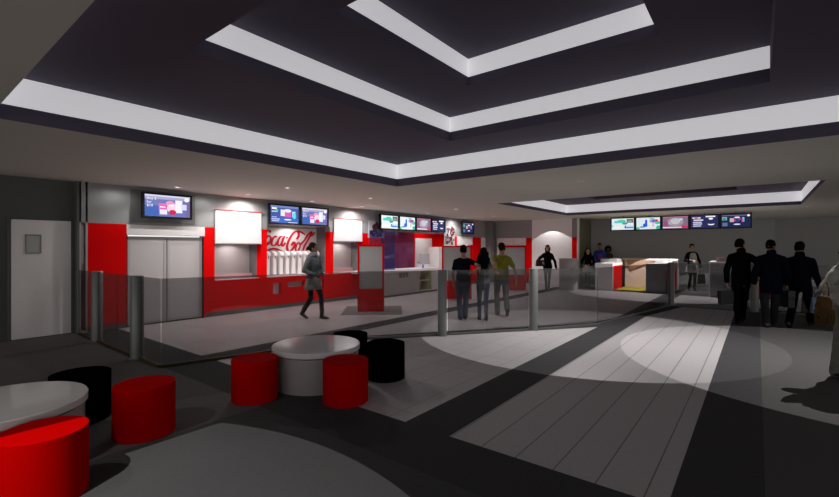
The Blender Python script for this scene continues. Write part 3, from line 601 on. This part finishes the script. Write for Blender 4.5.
stool(-4.39, 4.06, M['black'], 'black round stool behind the middle drum table, mostly hidden')

# ------------------------------------------------------------------ people
def ik(a, b, l1, l2, pole):
    a, b = Vector(a), Vector(b); d = b-a; L = min(d.length, (l1+l2)*.999); d.normalize(); b = a+d*L
    k = (l1*l1-l2*l2+L*L)/(2*L); h = math.sqrt(max(0, l1*l1-k*k)); p = Vector(pole); p -= p.dot(d)*d
    if p.length < 1e-4: p = Vector((0, 1, 0))
    p.normalize(); return a+d*k+p*h, b
def person(name, loc, face, H, label, feet, hands, top, bottom, hair, skin='skinA', female=False, head_yaw=0, head_tilt=0, lean=0, curl=45, detail=1.0, shoe='shoe', poles=None):
    """feet: ((x,y,lift,pitch),(...)) left,right; hands: targets left,right (scaled local)"""
    s = H/1.755
    t = thing('person', label, 'person', loc, math.radians(face))
    V = lambda x, y, z: Vector((x, y+lean*max(0, z-.9), z))
    sw = .145 if female else .17; hw = .085 if female else .09
    drop = .0
    sp = max(abs(feet[0][1]), abs(feet[1][1])); drop = .93-math.sqrt(max(.2, .848**2-(sp*.95)**2))-.085; drop = max(0, drop)
    hz = .93-drop; D = Vector((0, 0, -drop))
    J = {}
    for i, sg in ((0, -1), (1, 1)):
        hip = Vector((sg*hw, 0, hz)); fx, fy, lift, pitch = feet[i]
        an = Vector((fx, fy, .085+lift)); kn, an = ik(hip, an, .434, .416, (sg*.08, 1, .1)); J['leg', i] = (hip, kn, an, pitch)
        sh = V(sg*sw, 0, 1.38)+D; pole = (poles[i] if poles else (sg*.5, -1, -.3)); tg = Vector(hands[i])+D
        elb, wr = ik(sh, tg, .29, .25, pole); J['arm', i] = (sh, elb, wr)
    fw = .92 if female else 1.0
    # ---- body (one continuous surface)
    bm = bmesh.new()
    tor = [(V(0, 0, .86)+D, (.145, .10)), (V(0, 0, .95)+D, (.155 if female else .15, .11)), (V(0, .005, 1.10)+D, (.115 if female else .135, .09)), (V(0, .01, 1.27)+D, (.14*fw, .105)), (V(0, 0, 1.38)+D, (.15*fw, .09)), (V(0, -.005, 1.44)+D, (.10*fw, .06))]
    tube(bm, [p for p, r in tor], [r for p, r in tor], n=20)
    for i in (0, 1):
        hip, kn, an, pitch = J['leg', i]; sg = (-1, 1)[i]
        tube(bm, [hip, hip.lerp(kn, .5), kn, kn.lerp(an, .35), an], [.08, .066, .048, .048, .032], n=14)
        sh, el_, wr = J['arm', i]
        tube(bm, [Vector((0, 0, 1.435))+D+Vector((0, lean*.5, 0)), sh, sh.lerp(el_, .45), el_], [.05, .052*fw, .042*fw, .035*fw], n=14)
        tube(bm, [el_, el_.lerp(wr, .4), wr], [.036*fw, .034*fw, .024*fw], n=14)
    hd = V(0, .015, 1.635)+D
    tube(bm, [V(0, -.01, 1.42)+D, hd+Vector((0, -.015, -.06))], [.058*fw, .05*fw], n=14)
    HM = Matrix.Translation(hd) @ Matrix.Rotation(math.radians(head_yaw), 4, 'Z') @ Matrix.Rotation(math.radians(head_tilt), 4, 'Y')
    h = lambda x, y, z: HM @ Vector((x, y, z))
    hx = (HM.to_3x3() @ Vector((1, 0, 0)))
    tube(bm, [h(0, -.01, -.045), h(0, -.012, .0), h(0, -.012, .05)], [(.066, .082), (.075, .095), (.07, .09)], side=hx, n=20)   # skull
    tube(bm, [h(0, .03, -.02), h(0, .045, -.075), h(0, .05, -.098)], [(.058, .055), (.044, .045), (.028, .028)], side=hx, n=16)   # jaw
    tube(bm, [h(0, .080, .018), h(0, .094, -.018)], [.009, .013], side=hx, n=8)   # nose
    for sg in (-1, 1): tube(bm, [h(sg*.073, -.012, .012), h(sg*.073, -.01, -.03)], [(.008, .020), (.007, .012)], side=hx, n=8)   # ears
    for i in (0, 1):   # hands
        sh, el_, wr = J['arm', i]; d = (wr-el_).normalized(); sg = (-1, 1)[i]
        pn = Vector((-sg, 0, 0)) - Vector((-sg, 0, 0)).dot(d)*d
        if pn.length < .3: pn = Vector((0, 0, -1)) - Vector((0, 0, -1)).dot(d)*d
        pn.normalize(); sd = d.cross(pn).normalized()
        kc = wr+d*.085
        tube(bm, [wr, wr+d*.04, kc], [(.024, .020), (.034, .017), (.040, .015)], side=sd, n=12)
        thumbside = sd if sd.y > -.01 or abs(sd.y) < .01 else -sd
        for k, (o_, l) in enumerate(((.030, .9), (.010, 1.0), (-.010, .93), (-.029, .75))):
            b0 = kc+thumbside*o_; c1, c2 = math.radians(curl*.5), math.radians(curl*1.4)
            p1 = b0+(d*math.cos(c1)+pn*math.sin(c1))*.042*l; p2 = p1+(d*math.cos(c2)+pn*math.sin(c2))*.038*l
            tube(bm, [b0, p1, p2], [.0095, .009, .0075], n=8)
        b0 = wr+d*.03+thumbside*.025; p1 = b0+(d*.6+thumbside*.7+pn*.3).normalized()*.038; p2 = p1+(d*.9+thumbside*.1+pn*.5).normalized()*.03
        tube(bm, [b0, p1, p2], [.0125, .011, .009], n=8)
    b = remesh(bm, .0085/detail, 2)
    for x in (-.03, .03):
        tube(b, [h(x, .074, .022), h(x, .078, .022)], [(.013, .007), (.009, .005)], side=hx, n=8, mi=1)
        tube(b, [h(x-.013, .077, .043), h(x+.013, .077, .043)], [.004, .004], side=(0, 0, 1), n=6, mi=3)
    tube(b, [h(-.018, .088, -.057), h(0, .095, -.055), h(.018, .088, -.057)], [.004, .006, .004], side=(0, 0, 1), n=8, mi=2)
    for v in b.verts: v.co *= s
    obj('body', b, [M[skin], M['eye'], M['lip'], M['hair']], t)
    # ---- bottoms
    bkind, bmtl = bottom; bm = bmesh.new()
    slim = bkind in ('skirt', 'slim')
    tube(bm, [V(0, 0, .875)+D, V(0, 0, .93)+D, V(0, 0, 1.04)+D], [(.155, .115), (.165, .125), (.135 if female else .148, .105)], n=20, caps=True)
    for i in (0, 1):
        hip, kn, an, pitch = J['leg', i]
        r = (.088, .072, .053, .054, .042) if slim else (.094, .083, .068, .066, .066)
        tube(bm, [hip, hip.lerp(kn, .5), kn, kn.lerp(an, .35), an+Vector((0, 0, -.01))], list(r), n=16)
    b = remesh(bm, .012/detail, 2, .006, 9)
    for v in b.verts: v.co *= s
    obj('tights' if bkind == 'skirt' else 'trousers', b, M['tights'] if bkind == 'skirt' else M[bmtl], t)
    if bkind == 'skirt':
        bm = bmesh.new(); n = 40; prev = None
        for z, ra, rb in ((1.02, .15, .12), (.93, .18, .145), (.80, .205, .17), (.70, .225, .19)):
            rg = []
            for k in range(n):
                a = 2*PI*k/n; w = 1+.035*math.sin(a*10)*(1.02-z)/.3
                rg.append(bm.verts.new(((ra*w*math.cos(a))*s, (rb*w*math.sin(a))*s, (z-drop)*s)))
            if prev:
                for k in range(n): bm.faces.new((prev[k], rg[k], rg[(k+1) % n], prev[(k+1) % n])).smooth = True
            prev = rg
        o = obj('skirt', bm, M[bmtl], t); sm = o.modifiers.new('solid', 'SOLIDIFY'); sm.thickness = .006
    # ---- shoes
    for i in (0, 1):
        hip, kn, an, pitch = J['leg', i]; bm = bmesh.new(); q = Matrix.Rotation(math.radians(-pitch), 3, 'X'); A = an
        f_ = lambda x, y, z: A+q @ Vector((x, y, z))
        tube(bm, [f_(0, -.035, -.035), f_(0, .04, -.045), f_(0, .13, -.055), f_(0, .175, -.06)], [(.036, .042), (.042, .036), (.043, .026), (.034, .018)], n=14)
        tube(bm, [f_(0, 0, .03), f_(0, -.01, -.03)], [.044, .042], n=14)
        tube(bm, [f_(0, -.05, -.068), f_(0, .17, -.074)], [(.04, .011), (.044, .009)], n=14)
        if bkind == 'skirt': tube(bm, [f_(0, 0, .14)+(kn-an)*0, f_(0, -.01, -.02)], [.052, .044], n=14)
        b = remesh(bm, .009, 2)
        for v in b.verts: v.co *= s
        obj('shoe', b, M[shoe], t)
    # ---- top
    tk, tm = top; bm = bmesh.new(); add = {'coat': .026, 'jacket': .022, 'hoodie': .020, 'tee': .016, 'long': .014}[tk]
    hem = {'coat': .70, 'jacket': .86, 'hoodie': .89, 'tee': .90, 'long': .90}[tk]
    pts = [(V(0, 0, hem)+D, (.155+add, .12+add)), (V(0, 0, .95)+D, (.16+add, .118+add)), (V(0, .005, 1.10)+D, ((.12 if female else .142)+add, .098+add)), (V(0, .008, 1.27)+D, (.147*fw+add, .112+add)), (V(0, 0, 1.38)+D, (.155*fw+add, .095+add)), (V(0, -.005, 1.445)+D, (.10*fw+add, .055+add))]
    tube(bm, [p for p, r in pts], [r for p, r in pts], n=22, caps=False)
    for i in (0, 1):
        sh, el_, wr = J['arm', i]
        c0 = Vector((0, 0, 1.43))+D+Vector((0, lean*.5, 0))
        if tk == 'tee':
            e2 = sh.lerp(el_, .62); tube(bm, [c0, sh, e2], [.062, .066*fw+.002, .056*fw], n=14, caps=True)
        else:
            tube(bm, [c0, sh, sh.lerp(el_, .45), el_], [.058+add*.6, .056*fw+add, .044*fw+add, .038*fw+add*.9], n=14)
            tube(bm, [el_, el_.lerp(wr, .45), wr], [.038*fw+add*.9, .036*fw+add*.8, .028*fw+add*.7], n=14)
    if tk in ('coat', 'jacket'): tube(bm, [V(0, -.01, 1.44)+D, V(0, -.005, 1.50)+D], [.078, .070], n=16)
    if tk == 'hoodie': tube(bm, [V(-.09, -.04, 1.46)+D, V(0, -.09, 1.47)+D, V(.09, -.04, 1.46)+D], [.035, .05, .035], side=(0, 0, 1), n=12)
    b = remesh(bm, .012/detail, 2, .012, 7)
    for v in b.verts: v.co *= s
    obj({'coat': 'coat', 'jacket': 'jacket', 'hoodie': 'hooded_jacket', 'tee': 'shirt', 'long': 'jumper'}[tk], b, M[tm], t)
    if tk in ('coat', 'jacket'):
        bm = bmesh.new(); tube(bm, [V(0, -.012, 1.475)+D, V(0, -.015, 1.515)+D], [.082, .080], n=18)
        for v in bm.verts: v.co *= s
        obj('collar', bm, M[tm], t)
    # ---- hair
    hk, hm = hair; bm = bmesh.new()
    tube(bm, [h(0, -.03, -.03), h(0, -.022, .02), h(0, -.018, .062)], [(.075, .080), (.083, .095), (.076, .093)], side=hx, n=20)
    if hk == 'long':
        tube(bm, [h(0, -.05, .05), h(0, -.075, -.05), h(0, -.10, -.16), h(0, -.11, -.28), h(0, -.10, -.38)], [(.09, .07), (.125, .08), (.165, .08), (.165, .07), (.10, .04)], side=hx, n=20)
    if hk == 'bob':
        tube(bm, [h(0, -.04, .05), h(0, -.05, -.04), h(0, -.05, -.15)], [(.088, .07), (.095, .075), (.08, .06)], side=hx, n=20)
        for sg in (-1, 1): tube(bm, [h(sg*.068, .02, .03), h(sg*.08, .01, -.06), h(sg*.07, .02, -.14)], [.022, .026, .02], n=10)
    if hk == 'bun': tube(bm, [h(0, -.10, .02), h(0, -.135, .0)], [.045, .04], n=14)
    if hk == 'afro': tube(bm, [h(0, -.02, -.02), h(0, -.02, .04)], [(.14, .13), (.14, .13)], side=hx, n=20)
    b = remesh(bm, .011, 1, .012 if hk in ('short', 'bun') else .03, 25)
    # keep the face clear
    inv = HM.inverted(); dl = []
    for v in b.verts:
        c = inv @ v.co
        if c.y > .045 and c.z < .055: dl.append(v)
        elif hk in ('short', 'bun') and c.z < -.055: dl.append(v)
        elif hk in ('short',) and c.y > -.005 and c.z < .01: dl.append(v)
    bmesh.ops.delete(b, geom=dl, context='VERTS')
    for v in b.verts: v.co *= s
    obj('hair', b, M[hm], t)
    R_ = Matrix.Translation(Vector(loc)) @ Matrix.Rotation(math.radians(face), 4, 'Z')
    hw_ = []
    for i in (0, 1):
        sh, el_, wr = J['arm', i]; d = (wr-el_).normalized(); hw_.append(R_ @ ((wr+d*.10)*s))
    return t, hw_, s, V, D, R_

HANG = ((-.24, .02, .86), (.24, .02, .86))
# woman in grey hooded jacket by the script sign
t, hands, s, V, D, Rm = person('p', (-7.95, 6.22, 0), -78, 1.74, 'person in grey hooded jacket, pale skirt and black tights walking past the script sign',
    ((-.07, .20, .0, 0), (.07, -.24, .05, 25)), ((-.14, .16, 1.02), (.15, .17, 1.03)), ('hoodie', 'hood'), ('skirt', 'skirt'), ('bun', 'hair'), 'skinB', True, head_yaw=22, poles=((-1, -.8, -.2), (1, -.8, -.2)))
bm = bmesh.new()
for k in range(3): tube(bm, [V(.07*math.cos(a), .01+.07*math.sin(a), 1.475+.022*k)+D for a in [2*PI*i/12 for i in range(13)]], [.026]*13, side=(0, 0, 1), n=8, caps=False)
for v in bm.verts: v.co *= s
obj('scarf', bm, M['scarf'], t)
# trio seen from behind
person('p', (-5.12, 8.10, 0), 42, 1.67, 'person in navy polo shirt and jeans seen from behind, left of the trio',
    ((-.06, .06, 0, 0), (.07, .16, 0, 0)), ((-.22, .02, .86), (.36, -.12, 1.12)), ('tee', 'navy'), ('trousers', 'jean'), ('short', 'hair'), 'skinA', poles=((-1, -.6, -.2), (.6, -1, -.6)))
person('p', (-4.76, 8.35, 0), 40, 1.60, 'person with long black hair in grey top and jeans, middle of the trio',
    ((-.07, .12, 0, 0), (.07, -.02, 0, 0)), ((-.30, -.12, 1.18), (.30, -.12, 1.18)), ('tee', 'greytop'), ('slim', 'jean'), ('long', 'hair'), 'skinA', True, head_tilt=6, poles=((-.4, -1, -.8), (.4, -1, -.8)))
person('p', (-4.74, 9.18, 0), 36, 1.74, 'person in mustard yellow shirt and jeans, right of the trio, one heel lifted',
    ((-.08, .12, 0, 0), (.10, -.22, .10, 40)), ((-.34, -.12, 1.15), (.34, -.02, .88)), ('tee', 'olivetee'), ('trousers', 'jean2'), ('short', 'hair2'), 'skinA', head_tilt=-10, head_yaw=18, poles=((-.4, -1, -.8), (1, -.8, 0)))
# woman in black by the lit white wall
t, hands, s, V, D, Rm = person('p', (-6.36, 16.1, 0), 205, 1.72, 'person in black jacket and grey jeans walking before the arch-lit white wall',
    ((-.03, .18, 0, 0), (.04, -.2, .04, 25)), ((-.32, .0, .88), (.22, .12, 1.08)), ('jacket', 'coat'), ('slim', 'jean2'), ('bob', 'hair'), 'skinA', True, poles=((-1, -.8, 0), (1, -.8, -.2)))
# staff / queue by the island
person('p', (-5.33, 17.73, 0), 180, 1.60, 'person with long dark hair in black jumper beside the grey island counter',
    ((-.07, .05, 0, 0), (.07, -.04, 0, 0)), ((-.14, .2, 1.02), (.16, .18, 1.02)), ('long', 'coat'), ('skirt', 'skirt'), ('long', 'hair'), 'skinA', True, head_yaw=25, poles=((-1, -.8, -.2), (1, -.8, -.2)))
t, hands, s, V, D, Rm = person('p', (-5.22, 18.95, 0), 200, 1.80, 'person in royal blue sweatshirt with red print behind the island counter', ((-.09, 0, 0, 0), (.09, .03, 0, 0)), HANG, ('long', 'bluesw'), ('trousers', 'trous'), ('short', 'hair2'), 'skinA', head_yaw=10)
bm = bmesh.new(); box(bm, -.07, -.045, .136, .142, 1.12, 1.27); box(bm, -.02, .02, .138, .144, 1.10, 1.29); box(bm, .045, .07, .136, .142, 1.12, 1.27); box(bm, -.07, .07, .136, .142, 1.27, 1.29)
for v in bm.verts: v.co *= s
obj('chest_print', bm, mat('faded_red_print', (.35, .03, .08), .8), t)
person('p', (-5.07, 19.65, 0), 205, 1.66, 'person with round afro hair in brown top behind the island counter', ((-.08, 0, 0, 0), (.08, 0, 0, 0)), HANG, ('long', 'brown'), ('slim', 'trous'), ('afro', 'hair'), 'skinB', True)
# far woman with shopping bag
def bag(hand, yaw, w, d, h, m, label, kind='briefcase', drop=.16):
    t = thing(kind, label, 'bag', (hand.x, hand.y, hand.z-drop-h), yaw)
    bm = bmesh.new(); box(bm, -w/2, w/2, -d/2, d/2, 0, h)
    if kind != 'briefcase':
        for v in bm.verts:
            if v.co.z > h/2: v.co.x *= .92; v.co.y *= .5
    obj('bag_body', bm, M[m], t, bevel=.012)
    for sy in ((0,) if kind == 'briefcase' else (-d*.25, d*.25)):
        bm = bmesh.new(); q = [(-w*.22, sy, h-.01), (-w*.18, sy*.7, h+drop*.75), (-w*.08, 0, h+drop), (w*.08, 0, h+drop), (w*.18, sy*.7, h+drop*.75), (w*.22, sy, h-.01)]
        tube(bm, q, [.008]*6, side=(0, 1, 0), n=8); obj('handle', bm, M['bag'], t)
    if kind == 'briefcase':
        bm = bmesh.new(); box(bm, -w/2-.003, w/2+.003, -d/2-.006, d/2+.006, h*.55, h+.004); obj('flap', bm, M[m], t, bevel=.004)
        for x in (-w*.25, w*.25): boxobj('clasp', (x-.015, x+.015, -d/2-.012, -d/2-.005, h*.5, h*.62), M['bezel'], t, 0)
    return t
t, hands, s, V, D, Rm = person('p', (-1.93, 19.0, 0), 212, 1.76, 'person in pale mint top, grey skirt and black tights walking between the two island counters',
    ((-.02, .14, 0, 0), (.03, -.16, .03, 20)), ((-.30, .02, .88), (.10, .22, 1.12)), ('long', 'coat'), ('skirt', 'skirt'), ('bun', 'hair2'), 'skinA', True, poles=((-1, -.8, 0), (1, -.8, -.4)))
bm = bmesh.new(); tube(bm, [V(0, .075, 1.05)+D, V(0, .09, 1.25)+D, V(0, .07, 1.38)+D], [(.118, .068), (.128, .072), (.10, .05)], n=16)
for v in bm.verts: v.co *= s
obj('mint_top', bm, M['mint'], t)
bag(hands[0], math.radians(40), .26, .12, .36, 'bag', 'dark shopping bag carried by the person in the mint top', 'shopping_bag', .15)
bag(hands[1]+Vector((-.12, .06, -.02)), math.radians(30), .30, .14, .20, 'bag', 'black handbag on the arm of the person in the mint top', 'handbag', .12)
# shoulder bag of the woman in black
bag(Vector((-6.58, 15.93, 1.30)), math.radians(38), .34, .18, .24, 'bag', 'black shoulder bag on the person in the black jacket', 'handbag', .16)
# three men in dark coats
t, hands, s, V, D, Rm = person('p', (-.27, 11.46, 0), 22, 1.80, 'person in black coat with face turned right, first of three, carrying a boxy briefcase',
    ((-.08, -.1, 0, 0), (.07, .16, 0, 0)), ((-.26, .0, .87), (.38, .10, 1.0)), ('jacket', 'coat'), ('trousers', 'trous'), ('short', 'hair'), 'skinA', head_yaw=-60, lean=.04, poles=((-1, -.8, 0), (1, -.9, 0)))
bag(hands[0], math.radians(30), .31, .12, .29, 'bag', 'boxy black briefcase carried by the first man in a dark coat', 'briefcase', .10)
t, hands, s, V, D, Rm = person('p', (.22, 11.30, 0), 8, 1.80, 'person in long dark blue coat and grey trousers, middle of three, with a slim case',
    ((-.09, -.14, 0, 0), (.08, .28, 0, 0)), ((-.26, .05, .90), (.26, .12, .90)), ('coat', 'coat2'), ('trousers', 'trousg'), ('short', 'hair'), 'skinA', head_yaw=-30)
bag(hands[1], math.radians(30), .12, .32, .34, 'bag', 'slim dark document case carried by the middle man in a coat', 'briefcase', .06)
t, hands, s, V, D, Rm = person('p', (.68, 11.65, 0), -18, 1.80, 'person in midnight blue jacket and black trousers striding right, third of three',
    ((-.08, -.34, .03, 28), (.07, .38, 0, 0)), ((-.24, -.05, .90), (.25, .16, .88)), ('jacket', 'coat2'), ('trousers', 'trous'), ('short', 'hair'), 'skinA', head_yaw=-10)
bag(hands[1], math.radians(30), .34, .10, .32, 'paper', 'pale blue paper carrier bag held by the third man', 'paper_bag', .12)
bag(hands[1]+Vector((-.14, .10, -.0)), math.radians(10), .30, .08, .34, 'bag', 'black carrier bag beside the pale blue bag', 'shopping_bag', .12)
# woman cut by the right edge
t, hands, s, V, D, Rm = person('p', (.90, 7.36, 0), 200, 1.68, 'person in cream cardigan and khaki trousers cut off by the right edge, holding a cup',
    ((-.15, .05, 0, 0), (.14, -.05, 0, 0)), ((-.10, .26, 1.12), (.16, .28, 1.16)), ('hoodie', 'linen'), ('trousers', 'khaki'), ('bob', 'hair2'), 'skinA', True, poles=((-1, -.6, -.4), (1, -.6, -.4)), curl=60)
ct = thing('drinking_cup', 'clear plastic cup held in the hand of the person at the right edge', 'cup', (hands[1].x, hands[1].y, hands[1].z-.03))
bm = bmesh.new(); lathe(bm, [(0, 0), (.027, 0), (.036, .11), (.033, .11), (.025, .005), (0, .005)], n=24); obj('cup_body', bm, M['cup'], ct)
bt = thing('shoulder_bag', 'tan fringed shoulder bag hanging beside the person at the right edge', 'bag', (.60, 6.82, .66), math.radians(38))
bm = bmesh.new(); tube(bm, [(0, 0, .19), (0, 0, .27), (0, 0, .36)], [(.085, .05), (.095, .055), (.07, .035)], n=18)
b = remesh(bm, .012, 2, .02, 14); obj('bag_body', b, M['fringe'], bt)
bm = bmesh.new()
for k in range(26):
    x = -.08+.16*k/25; y = -.045 if k % 2 else .02; l = random.uniform(.14, .2)
    tube(bm, [(x, y, .22), (x+random.uniform(-.01, .01), y-.01, .22-l*.5), (x+random.uniform(-.02, .02), y, .22-l)], [.009, .008, .004], n=6)
obj('fringe', bm, M['fringe'], bt)
bm = bmesh.new(); tube(bm, [(-.06, 0, .36), (.02, .04, .46), (.12, .1, .54), (.18, .16, .58)], [.008]*4, n=8); tube(bm, [(.06, 0, .36), (.12, .06, .46), (.18, .16, .58)], [.008]*3, n=8); obj('strap', bm, M['fringe'], bt)

for o in bpy.data.objects:
    if o.type == 'MESH' and o.name.split('.')[0] in ('tabletop', 'drum', 'shadow_gap', 'base', 'seat_pad', 'post', 'floor_collar', 'cap', 'cup_body', 'trim_ring'):
        o.data.set_sharp_from_angle(angle=math.radians(40))
